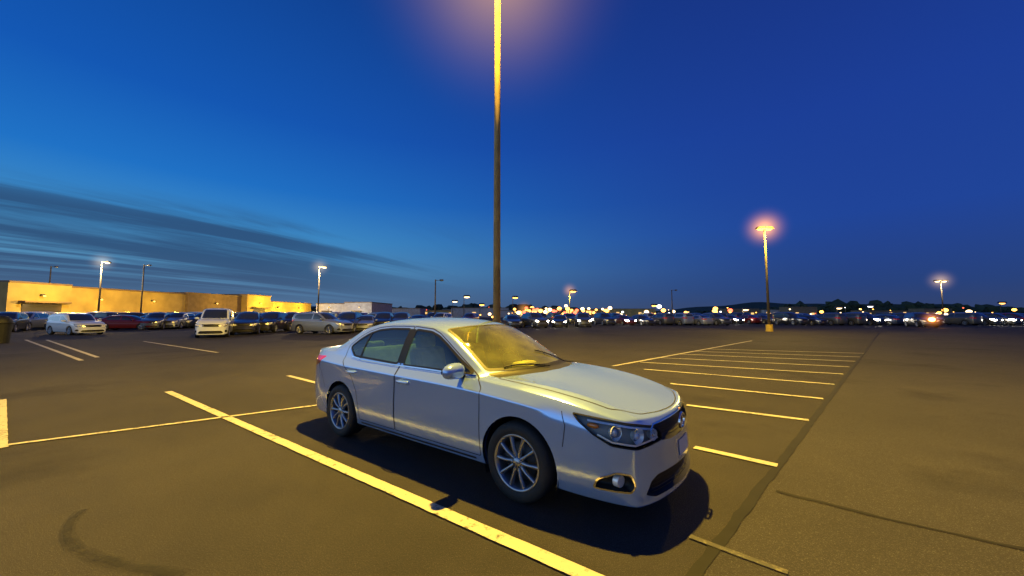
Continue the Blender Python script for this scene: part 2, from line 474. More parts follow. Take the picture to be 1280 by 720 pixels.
    def strip(P, pr, s, width, off=.002, closed=True, step=.02, pred=None):
        pts = []
        n = len(P)
        for i in range(n if closed else n-1):
            a = P[i]; b = P[(i+1) % n]; L = math.hypot(b[0]-a[0], b[1]-a[1])
            if L < 1e-5: continue
            m = max(1, int(L/step))
            for t in range(m): pts.append((a[0]+(b[0]-a[0])*t/m, a[1]+(b[1]-a[1])*t/m))
        if not closed: pts.append(P[-1])
        h, k, w = frame(pr, s); V_ = []; F_ = []; ok = []
        n = len(pts)
        for i in range(n):
            p0 = pts[(i-1) % n] if (closed or i > 0) else pts[i]
            p1 = pts[(i+1) % n] if (closed or i < n-1) else pts[i]
            d = Vector((p1[0]-p0[0], p1[1]-p0[1])).normalized() if p1 != p0 else Vector((1, 0))
            nn = Vector((-d.y, d.x)); good = True
            for sg in (-1, 1):
                x = pts[i][0]+nn.x*width/2*sg; y = pts[i][1]+nn.y*width/2*sg
                hp, hn = hit(h*x+k*y, w)
                if hp is None: good = False; V_.append(Vector((0, 0, 0)))
                else:
                    if hn.dot(w) < 0: hn = -hn
                    V_.append(hp+hn*off)
            ok.append(good)
        for i in range(n if closed else n-1):
            j = (i+1) % n
            if ok[i] and ok[j]:
                q = [2*i, 2*j, 2*j+1, 2*i+1]
                if max((V_[a]-V_[q[0]]).length for a in q) > .14: continue
                if pred is None or all(pred(V_[a]) for a in q): F_.append(q)
        return V_, F_
    def add(name, key, s, d, mat, smooth=False):
        pieces.append(dict(name=name, key=key, side=s, V=d[0], F=d[1], N=None, mat=mat, smooth=smooth))
    if hero:
        for s in (1, -1):
            gaps = []
            gaps.append(strip(fd, 'side', s, .008, .0015)); gaps.append(strip(rd, 'side', s, .008, .0015))
            gaps.append(strip(hl, 'of', s, .009, .0015))
            gaps.append(strip(hood, 'top', s, .009, .0015, pred=lambda p, s=s: p.y*s > -.01))
            gaps.append(strip([(1.80, .80), (1.84, .70), (1.82, .54)], 'side', s, .006, .0015, False))
            gaps.append(strip([(-2.02, .88), (-1.88, .72), (-1.79, .58)], 'side', s, .006, .0015, False))
            add('panel_gap', 'gap', s, join_data(*gaps), 'gap')
            add('window_trim', 'trimw', s, strip(wf, 'side', s, .022, .004), 'black')
            add('window_trim', 'trimr', s, strip(wr, 'side', s, .022, .004), 'black')
            add('pillar_trim', 'trimp', s, strip([(-.258, 1.005), (-.258, 1.378)], 'side', s, .09, .003, False), 'black')
            add('quarter_divider', 'trimq', s, strip([(-1.06, 1.0), (-1.04, 1.32)], 'side', s, .028, .005, False), 'black')
            add('sill_trim', 'trims', s, strip([(.93, .255), (0, .25), (-.93, .255)], 'side', s, .018, .002, False), 'black')
            add('chrome_trim', 'chr', s, strip([(.86, .966), (.2, .977), (-.4, .979), (-1.0, .992), (-1.24, 1.015)], 'side', s, .013, .007, False), 'chrome')
        add('windshield_trim', 'wst', 0, join_data(*[strip(ws, 'top', s, .030, .003, pred=lambda p, s=s: p.y*s > -.01) for s in (1, -1)]), 'black')
        add('rear_window_trim', 'rwt', 0, join_data(*[strip(rw, 'top', s, .032, .003, pred=lambda p, s=s: p.y*s > -.01) for s in (1, -1)]), 'black')
        full = lambda f, *a: join_data(*[strip(f, 'front', s, *a) for s in (1, -1)])
        add('grille_trim', 'gtrim', 0, full([(-.0, .734), (.30, .729), (.495, .717), (.547, .68), (.535, .635)], .012, .006, False), 'chrome')
        for zz in (.60, .622, .644, .666, .688, .706):
            add('grille_slat', 'slat', 0, full([(-.005, zz), (.17, zz), (.48, zz+.004)], .005, -.025, False), 'dsteel')
        for zz in (.245, .272, .30, .328, .352):
            add('lower_grille_slat', 'slat2', 0, full([(-.005, zz), (.2, zz), (.57, zz)], .006, -.025, False), 'dsteel')
    for s in (1, -1):
        for k in [k for k in patch if k[0] == 'headlight' and k[1] == s]:
            V0, F0 = patch[k]
            w = frame('of', s)[2]
            cen = sum(V0, Vector())/len(V0)
            V1 = [cen+(v-cen)*.985-w*.06 for v in V0]
            add('headlight_housing', 'hh', s, (V1, F0), 'bezel' if hero else 'headoff', True)
            hx, kz, w2 = frame('of', s)
            for (hh, zz, r) in ((1.01, .682*zs, .056), (1.18, .652*zs, .058), (1.33, .64*zs, .042)):
                if not hero and hh > 1.3: continue
                hp, hn = hit(hx*hh+kz*zz, w2)
                if hp is None: continue
                ax = Vector((1, s*.35, 0)).normalized()
                if hero:
                    c = hp-w2*.04
                    add('headlight_reflector', 'hb', s, cyl_data(c-ax*.03, c+ax*.022, r*.55, r*1.05, 24, False), 'headoff', True)
                    add('headlight_bulb', 'hb', s, sphere_data(c-ax*.005, (r*.5, r*.5, r*.5), 16, 10), 'headoff', True)
                else:
                    add('headlight_bulb', 'hb', s, sphere_data(hp-w2*.03, (r*1.2, r*1.2, r*1.2), 10, 6), 'headoff', True)
            if hero:
                hp, hn = hit(hx*.87+kz*.72, w2)
                add('side_marker', 'sm', s, sphere_data(hp-w2*.035, (.05, .016, .020), 12, 8), 'amber', True)
                add('headlight_brow', 'hh', s, strip([(.83, .764), (1.0, .746), (1.2, .712), (1.36, .68)], 'of', s, .014, -.012, False), 'headoff', True)
                add('headlight_sill', 'hh', s, strip([(.88, .668), (.98, .618), (1.16, .594), (1.40, .617)], 'of', s, .014, -.02, False), 'headoff', True)
    def wheel_data(R):
        rr = R*.70
        w = .10
        ty = revolve([(rr-.005, -w), (rr+.012, -w-.008), (rr+.03, -w-.014), (R-.035, -w-.012), (R-.012, -w+.004), (R-.002, -w+.03), (R, 0), (R-.002, w-.03), (R-.012, w-.004), (R-.035, w+.012), (rr+.012, w+.008), (rr-.005, w)], 56)
        rim = [revolve([(rr, -w-.004), (rr-.012, -w-.008), (rr-.02, -w+.005), (rr-.035, -w+.03), (rr-.045, w)], 56)]
        ns = 10
        for i in range(ns):
            a = 2*math.pi*i/ns
            v = []
            prof = [(.03, .019, -w+.012), (rr*.5, .012, -w-.002), (rr-.012, .018, -w+.006)]
            for (r, hw, y) in prof:
                for (dx, dy) in ((-hw, .03), (-hw*.75, 0), (hw*.75, 0), (hw, .03)):
                    v.append(Vector((r*math.cos(a)-dx*math.sin(a), y+dy, r*math.sin(a)+dx*math.cos(a))))
            f = []
            for k in range(2):
                for m in range(3): f.append([k*4+m, k*4+m+1, k*4+m+5, k*4+m+4])
            rim.append((v, f))
        rim.append(revolve([(0.0001, -w-.004), (.028, -w-.004), (.036, -w+.004), (.05, -w+.01), (.055, -w+.04)], 32))
        for i in range(5):
            a = 2*math.pi*(i+.5)/5; rim.append(cyl_data((.045*math.cos(a), -w-.0, .045*math.sin(a)), (.045*math.cos(a), -w+.02, .045*math.sin(a)), .007, .007, 8))
        disc = revolve([(.0001, -.03), (.15, -.03), (.155, -.02), (.155, -.01), (.0001, -.01)], 40)
        cap = cyl_data((-.13, -.05, .0), (-.13, .0, .0), .05, .05, 12)
        back = revolve([(.0001, .03), (rr-.05, .03)], 32)
        return ty, join_data(*rim), join_data(disc, cap), back
    ty, rm, dc, bk = wheel_data(WR)
    def flip(d, s):
        if s < 0: return d
        return [Vector((v.x, -v.y, v.z)) for v in d[0]], [q[::-1] for q in d[1]]
    wl = []
    for x in (WX, -WX):
        for s in (-1, 1):
            wl.append(dict(loc=Vector((x, s*.79, WZ)), parts=[('tyre', flip(ty, s), 'rubber'), ('rim', flip(rm, s), 'alloy'), ('brake_disc', flip(dc, s), 'dsteel'), ('wheel_back', flip(bk, s), 'gap')]))
    ww = []
    for x in (WX, -WX):
        for s in (1, -1):
            V_ = []; F_ = []; n = 24
            for i in range(n+1):
                a = math.pi*(-.15+1.3*i/n)
                for y in (.86, .50): V_.append(Vector((x+(AR+.012)*math.cos(a), s*y, WZ+(AR+.012)*math.sin(a))))
            for i in range(n): F_.append([2*i, 2*i+1, 2*i+3, 2*i+2])
            c = len(V_); V_.append(Vector((x, s*.50, WZ)))
            for i in range(n): F_.append([c, 2*i+1, 2*i+3])
            ww.append((V_, F_))
    ub = [box_data((0, 0, .25), (4.2, 1.0, .10)), box_data((0, 0, .27), (1.9, 1.62, .10)), box_data((2.05, 0, .23), (.42, 1.25, .08)), box_data((-2.0, 0, .27), (.44, 1.25, .08))]
    add('underbody', 'ub', 0, join_data(*(ww+ub)), 'gap')
    for s in ((-1,) if hero else (1, -1)):
        hp, hn = hit(Vector((.73, 0, .95*zs)), Vector((0, s, 0)))
        y0 = abs(hp.y) if hp else .84
        bmm = bmesh.new(); bmesh.ops.create_icosphere(bmm, subdivisions=3, radius=1)
        for v in bmm.verts:
            x, y, z = v.co
            if x < 0: x *= .35
            x = math.copysign(abs(x)**.9, x)
            y = math.copysign(abs(y)**.75, y); z = math.copysign(abs(z)**.8, z)
            v.co = Vector((.71+x*.09+.02*abs(y), s*(y0+.15+y*.125), 1.02*zs+z*(.075-.012*y*1)))
        V_ = [v.co.copy() for v in bmm.verts]; F_ = [[v.index for v in f.verts] for f in bmm.faces]; bmm.free()
        add('side_mirror', 'mir', s, (V_, F_), 'paint', True)
        add('side_mirror_base', 'mirb', s, cyl_data((.71, s*(y0-.03), .965*zs), (.70, s*(y0+.10), .975*zs), .032, .022, 12), 'black', True)
        add('mirror_glass', 'mirb', s, sphere_data((.685, s*(y0+.15), 1.02*zs), (.028, .105, .058), 16, 10), 'darkglass', True)
    if hero:
        for s in (1, -1):
            for hx_, kk in ((-.11, 'door'), (-1.12, 'door_r')):
                V_ = []; F_ = []
                zc = .825 if kk == 'door' else .84
                n = 12
                for i in range(n+1):
                    t = i/n; x = hx_-.11+.22*t
                    hp, hn = hit(Vector((x, 0, zc)), Vector((0, s, 0)))
                    bow = .030*math.sin(math.pi*min(1, max(0, t)))**.4 if 0 < t < 1 else 0
                    hw = .013+.004*math.sin(math.pi*t)
                    for q in range(8):
                        a = 2*math.pi*q/8
                        V_.append(Vector((x, hp.y+s*(bow+.008*math.cos(a)), zc+hw*math.sin(a))))
                for i in range(n):
                    for q in range(8): F_.append([i*8+q, i*8+(q+1) % 8, (i+1)*8+(q+1) % 8, (i+1)*8+q])
                F_.append(list(range(8))[::-1]); F_.append([n*8+q for q in range(8)])
                add('handle', 'handle_'+kk, s, (V_, F_), 'paint', True)
            hx2, kz2, w2 = frame('of', s); hp, hn = hit(hx2*1.035+kz2*.345, w2)
            ax = Vector((1, s*.3, 0)).normalized(); c = hp-w2*.035
            add('fog_light', 'fog', s, cyl_data(c-ax*.03, c+ax*.012, .044, .042, 20), 'headoff')
            add('fog_light_trim', 'fogt', s, strip(fg, 'of', s, .012, .006, True), 'chrome')
        hp, hn = hit(Vector((0, 0, .65)), Vector((1, 0, 0))); ex = hp.x+.002
        V_ = []; F_ = []; n = 32
        for i in range(n):
            a = 2*math.pi*i/n
            for (rs, dx) in ((1.0, 0), (.97, .014), (.82, .014), (.78, 0)):
                V_.append(Vector((ex+dx, .092*rs*math.cos(a), .655+.068*rs*math.sin(a))))
        for i in range(n):
            j = (i+1) % n
            for k in range(3): F_.append([i*4+k, i*4+k+1, j*4+k+1, j*4+k])
        L = [box_data((ex+.006, .014, .663), (.010, .014, .080), .002, 1, Matrix.Rotation(.45, 3, 'X')), box_data((ex+.006, -.012, .627), (.010, .083, .013), .002, 1)]
        add('emblem', 'emb', 0, join_data((V_, F_), *L), 'chrome')
        pv = []; pf_ = []
        for i in range(9):
            y = -.15+.30*i/8
            for z in (.405, .525):
                hp, hn = hit(Vector((0, y, z)), Vector((1, 0, 0))); pv.append(hp+Vector((.005, 0, 0)))
        for i in range(8): pf_.append([2*i, 2*i+2, 2*i+3, 2*i+1])
        add('license_plate', 'plate', 0, (pv, pf_), 'plate')
        for (a, b) in (((1.17, .58), (.98, .03)), ((1.22, -.05), (1.0, -.55))):
            wp = []; pr = []
            for t in range(9):
                x = a[0]+(b[0]-a[0])*t/8; y = a[1]+(b[1]-a[1])*t/8
                hp, hn = hit(Vector((x, y, 0)), Vector((0, 0, 1))); pr.append(hp+Vector((0, 0, .016)))
            for p, q in zip(pr[:-1], pr[1:]): wp.append(cyl_data(p, q, .007, .007, 6))
            add('windscreen_wiper', 'wip', 0, join_data(*wp), 'black')
        ry = Matrix.Rotation
        for y in (.38, -.38):
            d = join_data(box_data((.05, y, .55), (.52, .50, .18), .06, 3), box_data((-.26, y, .85), (.17, .48, .62), .07, 3, ry(-.28, 3, 'Y')),
                          box_data((-.36, y, 1.22), (.11, .27, .17), .045, 3, ry(-.15, 3, 'Y')), cyl_data((-.33, y-.06, 1.05), (-.35, y-.06, 1.2), .008, .008, 8), cyl_data((-.33, y+.06, 1.05), (-.35, y+.06, 1.2), .008, .008, 8))
            add('seat', 'seat', 0, d, 'beige')
        d = join_data(box_data((-1.05, 0, .52), (.5, 1.35, .2), .06, 3), box_data((-1.33, 0, .83), (.18, 1.35, .56), .07, 3, ry(-.35, 3, 'Y')),
                      box_data((-1.42, .38, 1.12), (.1, .26, .12), .04, 3), box_data((-1.42, -.38, 1.12), (.1, .26, .12), .04, 3))
        add('rear_seat', 'seat', 0, d, 'beige')
        d = join_data(box_data((.87, 0, .855), (.48, 1.42, .12), .05, 3, ry(.05, 3, 'Y')), box_data((.71, 0, .75), (.30, 1.36, .26), .05, 3), box_data((.60, .38, .925), (.16, .34, .09), .03, 3))
        add('dashboard', 'dash', 0, d, 'beige')
        d = join_data(box_data((.1, 0, .55), (.9, .22, .26), .04, 3), box_data((-.3, 0, .36), (2.5, 1.4, .06), .01, 1), box_data((-1.75, 0, 1.03), (.5, 1.2, .03), .01, 1))
        add('floor_console', 'con', 0, d, 'dgrey')
        add('interior_mirror', 'imir', 0, box_data((.42, 0, 1.35), (.03, .24, .065), .012, 2), 'black')
        V_, F_ = revolve([(.19+.014*math.cos(t*math.pi/4), .014*math.sin(t*math.pi/4)) for t in range(8)], 32, True)
        V2, F2 = join_data((V_, F_), box_data((0, 0, 0), (.36, .03, .05), .01, 1), box_data((0, 0, -.09), (.05, .03, .18), .01, 1))
        V2 = [ry(math.radians(90), 3, 'Z') @ v for v in V2]; V2 = [ry(-.45, 3, 'Y') @ v+Vector((.41, .38, .95)) for v in V2]
        add('steering_wheel', 'stw', 0, (V2, F2), 'black', True)
    bm.free()
    return pieces, wl

def build_car_obj(name, pieces, wl, paintmat, loc, ang):
    root = empty(name, loc); root.rotation_euler = (0, 0, ang)
    order = sorted(pieces, key=lambda p: 0 if p['key'] in ('door', 'door_r', 'headlight', 'side', 'mir', 'grille', 'lower_grille', 'fog_recess') else 1)
    def gm(m): return paintmat if m == 'paint' else M[m]
    reg = {}
    for p in order:
        par = root
        k, s = p['key'], p['side']
        if k in ('window', 'window_r'):
            par = reg.get(('door' if k == 'window' else 'door_r', s), root)
        elif k == 'trimw' or k == 'trimp': par = reg.get(('door', s), root)
        elif k in ('trimr', 'trimq'): par = reg.get(('door_r', s), root)
        elif k.startswith('handle_'): par = reg.get((k[7:], s), root)
        elif k in ('hh', 'hb', 'sm'): par = reg.get(('headlight', s), root)
        elif k == 'mirb': par = reg.get(('mir', s), root)
        elif k in ('fog', 'fogt'): par = reg.get(('fog_recess', s), root)
        elif k in ('slat', 'emb', 'gtrim'): par = reg.get(('grille', 0), root)
        elif k == 'slat2': par = reg.get(('lower_grille', 0), root)
        ob = mesh_obj(p['name'], p['V'], p['F'], gm(p['mat']), par, p['smooth'], None, p['N'])
        if p['mat'] == 'paint': ob.material_slots[0].link = 'OBJECT'; ob.material_slots[0].material = paintmat
        if (k, s) not in reg: reg[(k, s)] = ob
    for w in wl:
        e = empty('wheel', w['loc'], root)
        for nm, d, m in w['parts']:
            mesh_obj(nm, d[0], d[1], M[m], e, True)
    return root

# ---------------- hero car
pf = G(662, 631); pr_ = G(423, 543)
d = (pf-pr_); d.z = 0; ang = math.atan2(d.y, d.x); d.normalize()
nrm = Vector((-d.y, d.x, 0))
mid = (pf+pr_)/2
cpos = mid+nrm*.84
HP, HW = car_pieces('sedan', 4, True)
hero = build_car_obj('parked_car', HP, HW, M['silver'], cpos, ang)
hero['label'] = "silver four-door sedan parked alone under the lamp"
hero['category'] = "car"

# ---------------- other cars
KINDS = ('sedan', 'suv', 'pickup', 'van')
bgP = {k: car_pieces(k, 3, False) for k in KINDS}
paints = {
 'white': paint("white_paint", (.56, .60, .64), 0, .35), 'silver': paint("light_silver_paint", (.26, .29, .33), .6, .35),
 'grey': paint("grey_paint", (.08, .085, .09), .5, .35), 'black': paint("black_paint", (.015, .015, .018), .2, .3),
 'red': paint("dark_red_paint", (.12, .010, .008), .3, .3), 'blue': paint("dark_blue_paint", (.02, .03, .07), .4, .3)}
tmpl = {}
for k, (P, W) in bgP.items():
    for p in P:
        if p['mat'] in ('glass', 'wglass'): p['mat'] = 'darkglass'
    tmpl[k] = build_car_obj('parked_car', P, W, paints['white'], (0, 0, 0), 0)
mats_order = ['paint', 'darkglass', 'lens', 'red', 'black', 'dsteel', 'headoff', 'gap', 'rubber', 'alloy']
merged = {}
for k in KINDS:
    P, W = bgP[k]; V = []; F = []; MI = []
    for p in P:
        o = len(V); V += p['V']; F += [[i+o for i in q] for q in p['F']]; MI += [mats_order.index(p['mat'])]*len(p['F'])
    for w in W:
        for nm, dd, m in w['parts']:
            o = len(V); V += [v+w['loc'] for v in dd[0]]; F += [[i+o for i in q] for q in dd[1]]; MI += [mats_order.index(m)]*len(dd[1])
    me = bpy.data.meshes.new("distant_car"); me.from_pydata([tuple(v) for v in V], [], F)
    for m in mats_order: me.materials.append(paints['white'] if m == 'paint' else M[m])
    me.polygons.foreach_set("material_index", MI); me.polygons.foreach_set("use_smooth", [True]*len(F)); me.update()
    merged[k] = me

def copy_tree(src, parent=None, pm=None, lit=False):
    o = src.copy(); COL.objects.link(o); o.parent = parent
    if o.type == 'MESH':
        for sl in o.material_slots:
            if sl.link == 'OBJECT': sl.material = pm
        if lit and 'headlight_bulb' in o.name:
            o.material_slots[0].link = 'OBJECT'; o.material_slots[0].material = M['headon']
    for c in list(src.children): copy_tree(c, o, pm, lit)
    return o

KN = {'sedan': 'sedan', 'suv': 'utility vehicle', 'pickup': 'pickup truck', 'van': 'boxy van'}
def place(px, D, kind, col, head, lit=False, sz=1.0):
    X = (px-640)/FPX*D
    loc = Vector((X, D, 0))
    if D < 48:
        o = copy_tree(tmpl[kind], None, paints[col], lit)
    else:
        o = bpy.data.objects.new('parked_car', merged[kind]); COL.objects.link(o)
        o.material_slots[0].link = 'OBJECT'; o.material_slots[0].material = paints[col]
        if lit:
            o.material_slots[6].link = 'OBJECT'; o.material_slots[6].material = M['headon']
    o.location = loc; o.rotation_euler = (0, 0, math.radians(head)); o.scale = (1, 1, sz)
    cn = {'silver': 'silver', 'white': 'white', 'grey': 'grey', 'black': 'black', 'red': 'dark red', 'blue': 'dark blue'}[col]
    o['label'] = f"{cn} {KN[kind]} " + ("with headlights on, distant row" if lit else "parked in a distant row")
    o['category'] = 'truck' if kind == 'pickup' else ('van' if kind == 'van' else 'car')
    o['group'] = 'cars parked across the lot'
    return o

near = [(98, 29, 'van', 'white', -20, False, .88), (163, 37, 'sedan', 'red', 20), (198, 39, 'suv', 'grey', -60), (224, 41, 'suv', 'silver', -70),
        (272, 26.5, 'van', 'white', -58, False, 1.06), (312, 30, 'pickup', 'black', -62), (340, 33, 'suv', 'black', -76), (364, 36, 'pickup', 'black', -90), (404, 30, 'suv', 'silver', -14, False, .98),
        (436, 33, 'suv', 'black', -80), (458, 35, 'sedan', 'silver', -75), (480, 37, 'suv', 'black', -78), (502, 39, 'suv', 'grey', -80), (138, 39, 'pickup', 'black', 90),
        (34, 37, 'suv', 'silver', -60), (62, 40, 'sedan', 'blue', -60), (10, 33, 'suv', 'grey', -50), (668, 44, 'suv', 'grey', -70, True), (700, 46, 'sedan', 'black', -100, True), (728, 47, 'suv', 'grey', -95, True), (640, 45, 'sedan', 'grey', -80)]
for n_ in near: place(*n_)
for (D, p0, p1, sp) in ((43.5, -20, 260, 2.6), (49, 12, 560, 2.6), (57, 20, 600, 2.8), (54, 755, 1290, 2.7), (62, 690, 1290, 2.7), (74, 660, 1290, 2.9)):
    X = (p0-640)/FPX*D; X1 = (p1-640)/FPX*D
    while X < X1:
        px_ = 640+X/D*FPX
        if random.random() < .92 and not (abs(px_-960) < 18 and D < 60):
            place(px_, D+random.uniform(-.5, .5), random.choice(['sedan', 'sedan', 'suv', 'suv', 'pickup', 'van']),
                  random.choice(['white', 'silver', 'grey', 'black', 'silver', 'red', 'blue', 'black'] if X < 0 else ['silver', 'grey', 'black', 'black', 'grey', 'blue', 'red']), random.choice([-90, 90])+random.uniform(-4, 4)+(-15 if X < 0 else 10), lit=(X > 0 and random.random() < .4))
        X += sp
def del_tree(o):
    for c in list(o.children): del_tree(c)
    bpy.data.objects.remove(o)
for t in tmpl.values(): del_tree(t)

# ---------------------------------------------------------------- ground
def asphalt(name, lo, hi, tint=(1, 1, .97)):
    m, nt, b = newmat(name); N = nt.nodes; L = nt.links
    tc = N.new("ShaderNodeTexCoord")
    def noise(sc_, det, rough=.6):
        n = N.new("ShaderNodeTexNoise"); n.inputs["Scale"].default_value = sc_; n.inputs["Detail"].default_value = det
        n.inputs["Roughness"].default_value = rough; L.new(tc.outputs["Object"], n.inputs["Vector"]); return n.outputs["Fac"]
    def math_(op, a, bb, clamp=False):
        q = N.new("ShaderNodeMath"); q.operation = op; q.use_clamp = clamp
        for i, v in enumerate((a, bb)):
            if isinstance(v, (int, float)): q.inputs[i].default_value = v
            else: L.new(v, q.inputs[i])
        return q.outputs[0]
    big = noise(.22, 5); med = noise(1.7, 6, .65); fine = noise(60, 4, .8); grit = noise(150, 2)
    s = math_('ADD', math_('MULTIPLY', big, .42), math_('MULTIPLY', med, .26))
    s = math_('ADD', s, math_('MULTIPLY', fine, .32))
    mr = N.new("ShaderNodeMapRange"); mr.inputs[1].default_value = .36; mr.inputs[2].default_value = .64
    mr.inputs[3].default_value = lo; mr.inputs[4].default_value = hi; L.new(s, mr.inputs[0])
    st = N.new("ShaderNodeMapRange"); st.inputs[1].default_value = .54; st.inputs[2].default_value = .70; st.inputs[3].default_value = 1; st.inputs[4].default_value = .5
    L.new(noise(.45, 5), st.inputs[0])
    sp = N.new("ShaderNodeMapRange"); sp.inputs[1].default_value = .58; sp.inputs[2].default_value = .68; sp.inputs[3].default_value = 1; sp.inputs[4].default_value = 3.2
    L.new(grit, sp.inputs[0])
    v = math_('MULTIPLY', math_('MULTIPLY', mr.outputs[0], st.outputs[0]), sp.outputs[0])
    cm = N.new("ShaderNodeCombineColor")
    for i, t in enumerate(tint): L.new(math_('MULTIPLY', v, t), cm.inputs[i])
    L.new(cm.outputs[0], b.inputs["Base Color"])
    rr = N.new("ShaderNodeMapRange"); rr.inputs[3].default_value = .70; rr.inputs[4].default_value = .95; L.new(med, rr.inputs[0]); L.new(rr.outputs[0], b.inputs["Roughness"])
    bp = N.new("ShaderNodeBump"); bp.inputs["Strength"].default_value = .9; bp.inputs["Distance"].default_value = .010
    L.new(math_('ADD', fine, math_('MULTIPLY', grit, .6)), bp.inputs["Height"]); L.new(bp.outputs[0], b.inputs["Normal"])
    b.inputs["Specular IOR Level"].default_value = .2
    return m
A1 = asphalt("asphalt_lot", .014, .040, (1, .92, 1.0))
A2 = asphalt("asphalt_aisle", .021, .043, (1, .93, 1.0))

def sheet(name, pts, z, mat, kind="structure"):
    ob = mesh_obj(name, [(p[0], p[1], z) for p in pts], [list(range(len(pts)))], mat)
    ob['kind'] = kind
    return ob
g = sheet("ground", [(-900, -300), (900, -300), (900, 1500), (-900, 1500)], 0, A1)
s0 = G(868, 720); s1 = G(1087, 432); sd = (s1-s0).normalized(); sn = Vector((sd.y, -sd.x, 0))
a0 = s0-sd*40; a1 = s0+sd*48
sheet("road", [a0, a0+sn*60, a1+sn*60, a1], .004, A2)

def worn(name, col, gapcol, thr):
    m, nt, b = newmat(name); N = nt.nodes; L = nt.links
    tc = N.new("ShaderNodeTexCoord"); n = N.new("ShaderNodeTexNoise"); n.inputs["Scale"].default_value = 14; n.inputs["Detail"].default_value = 9; n.inputs["Roughness"].default_value = .75
    L.new(tc.outputs["Object"], n.inputs["Vector"])
    n2 = N.new("ShaderNodeTexNoise"); n2.inputs["Scale"].default_value = 1.3; n2.inputs["Detail"].default_value = 3; L.new(tc.outputs["Object"], n2.inputs["Vector"])
    ad = N.new("ShaderNodeMath"); ad.operation = 'MULTIPLY_ADD'; ad.inputs[1].default_value = .35; L.new(n2.outputs["Fac"], ad.inputs[0]); L.new(n.outputs["Fac"], ad.inputs[2])
    mr = N.new("ShaderNodeMapRange"); mr.inputs[1].default_value = thr; mr.inputs[2].default_value = thr+.09; L.new(ad.outputs[0], mr.inputs[0])
    mx = N.new("ShaderNodeMixRGB"); mx.inputs[1].default_value = (*col, 1); mx.inputs[2].default_value = (*gapcol, 1)
    L.new(mr.outputs[0], mx.inputs[0]); L.new(mx.outputs[0], b.inputs["Base Color"]); b.inputs["Roughness"].default_value = .7
    return m
PL = worn("line_paint", (.36, .33, .26), (.07, .066, .055), .73)
PLf = worn("faded_line_paint", (.11, .10, .07), (.035, .033, .03), .56)
SEAL = simple("crack_sealant", (.010, .010, .010), .7, noise=4, spec=.2)

def ribbon(name, pts, w, z, mat, jit=0.0):
    P = []
    for a, b in zip(pts[:-1], pts[1:]):
        L_ = (b-a).length; m = max(1, int(L_/.12))
        if jit == 0: m = 1
        for t in range(m): P.append(a.lerp(b, t/m))
    P.append(pts[-1]); V = []; F = []
    for i, p in enumerate(P):
        a = P[max(0, i-1)]; b = P[min(len(P)-1, i+1)]; dd = (b-a).normalized(); n = Vector((-dd.y, dd.x, 0))
        o1 = random.uniform(-jit, jit); o2 = random.uniform(-jit, jit)
        V.append(p+n*(w/2+o1)); V.append(p-n*(w/2+o2))
    for v in V: v.z = z
    for i in range(len(P)-1): F.append([2*i, 2*i+1, 2*i+3, 2*i+2])
    ob = mesh_obj(name, V, F, mat); ob['kind'] = 'structure'; return ob

def line(a, b, w=.11, mat=None, ext=0):
    p = G(*a); q = G(*b); dd = (q-p).normalized(); return ribbon("parking_line", [p, q+dd*ext], w, .012, mat or PL, .003)
line((210, 490), (730, 720), .115, ext=2.2)
line((9, 557), (398, 507), .075, ext=0)
line((3, 500), (2, 561), .09, ext=0)
line((360, 470), (395, 479), .11, ext=1)
line((180, 427), (272, 441), .12); line((32, 425), (102, 451), .12); line((58, 425), (122, 447), .12)
line((766, 458), (897, 434), .11, ext=6)
ends = [(972, 583), (1011, 526), (1029, 499), (1043, 481), (1054, 468), (1062, 459), (1069, 452), (1075, 446.5), (1080, 442)]
starts = [(868, 560), (858, 507), (838, 480), (805, 462), (800, 453), (826, 447.5), (850, 443), (868, 439.5), (884, 436.5)]
for e_, s_ in zip(ends, starts): line(s_, e_, .105)
line((862, 672), (985, 718), .05, PLf)
ribbon("asphalt_seam", [a0, a1], .075, .008, SEAL, .009)
ribbon("asphalt_seam", [G(970, 615), G(1110, 650), G(1290, 690)], .045, .008, simple("old_sealant", (.014, .013, .012), .8, noise=3, spec=.2), .012)
tm = bpy.data.materials.new("tyre_mark"); tm.use_nodes = True; nt = tm.node_tree; b = nt.nodes["Principled BSDF"]
b.inputs["Base Color"].default_value = (.006, .006, .006, 1); b.inputs["Roughness"].default_value = .8
n = nt.nodes.new("ShaderNodeTexNoise"); n.inputs["Scale"].default_value = 7; n.inputs["Detail"].default_value = 8; n.inputs["Roughness"].default_value = .7
tc = nt.nodes.new("ShaderNodeTexCoord"); nt.links.new(tc.outputs["Object"], n.inputs["Vector"])
mr = nt.nodes.new("ShaderNodeMapRange"); mr.inputs[1].default_value = .38; mr.inputs[2].default_value = .66; mr.inputs[3].default_value = .38; mr.inputs[4].default_value = 0
nt.links.new(n.outputs["Fac"], mr.inputs[0]); nt.links.new(mr.outputs[0], b.inputs["Alpha"])
cps = [(104, 638), (90, 650), (83, 662), (84, 674), (96, 687), (120, 698), (160, 708), (230, 720)]
for z_, w_ in ((.007, .085), (.009, .05)):
    ribbon("tyre_mark", [G(*p) for p in cps], w_, z_, tm, .008)

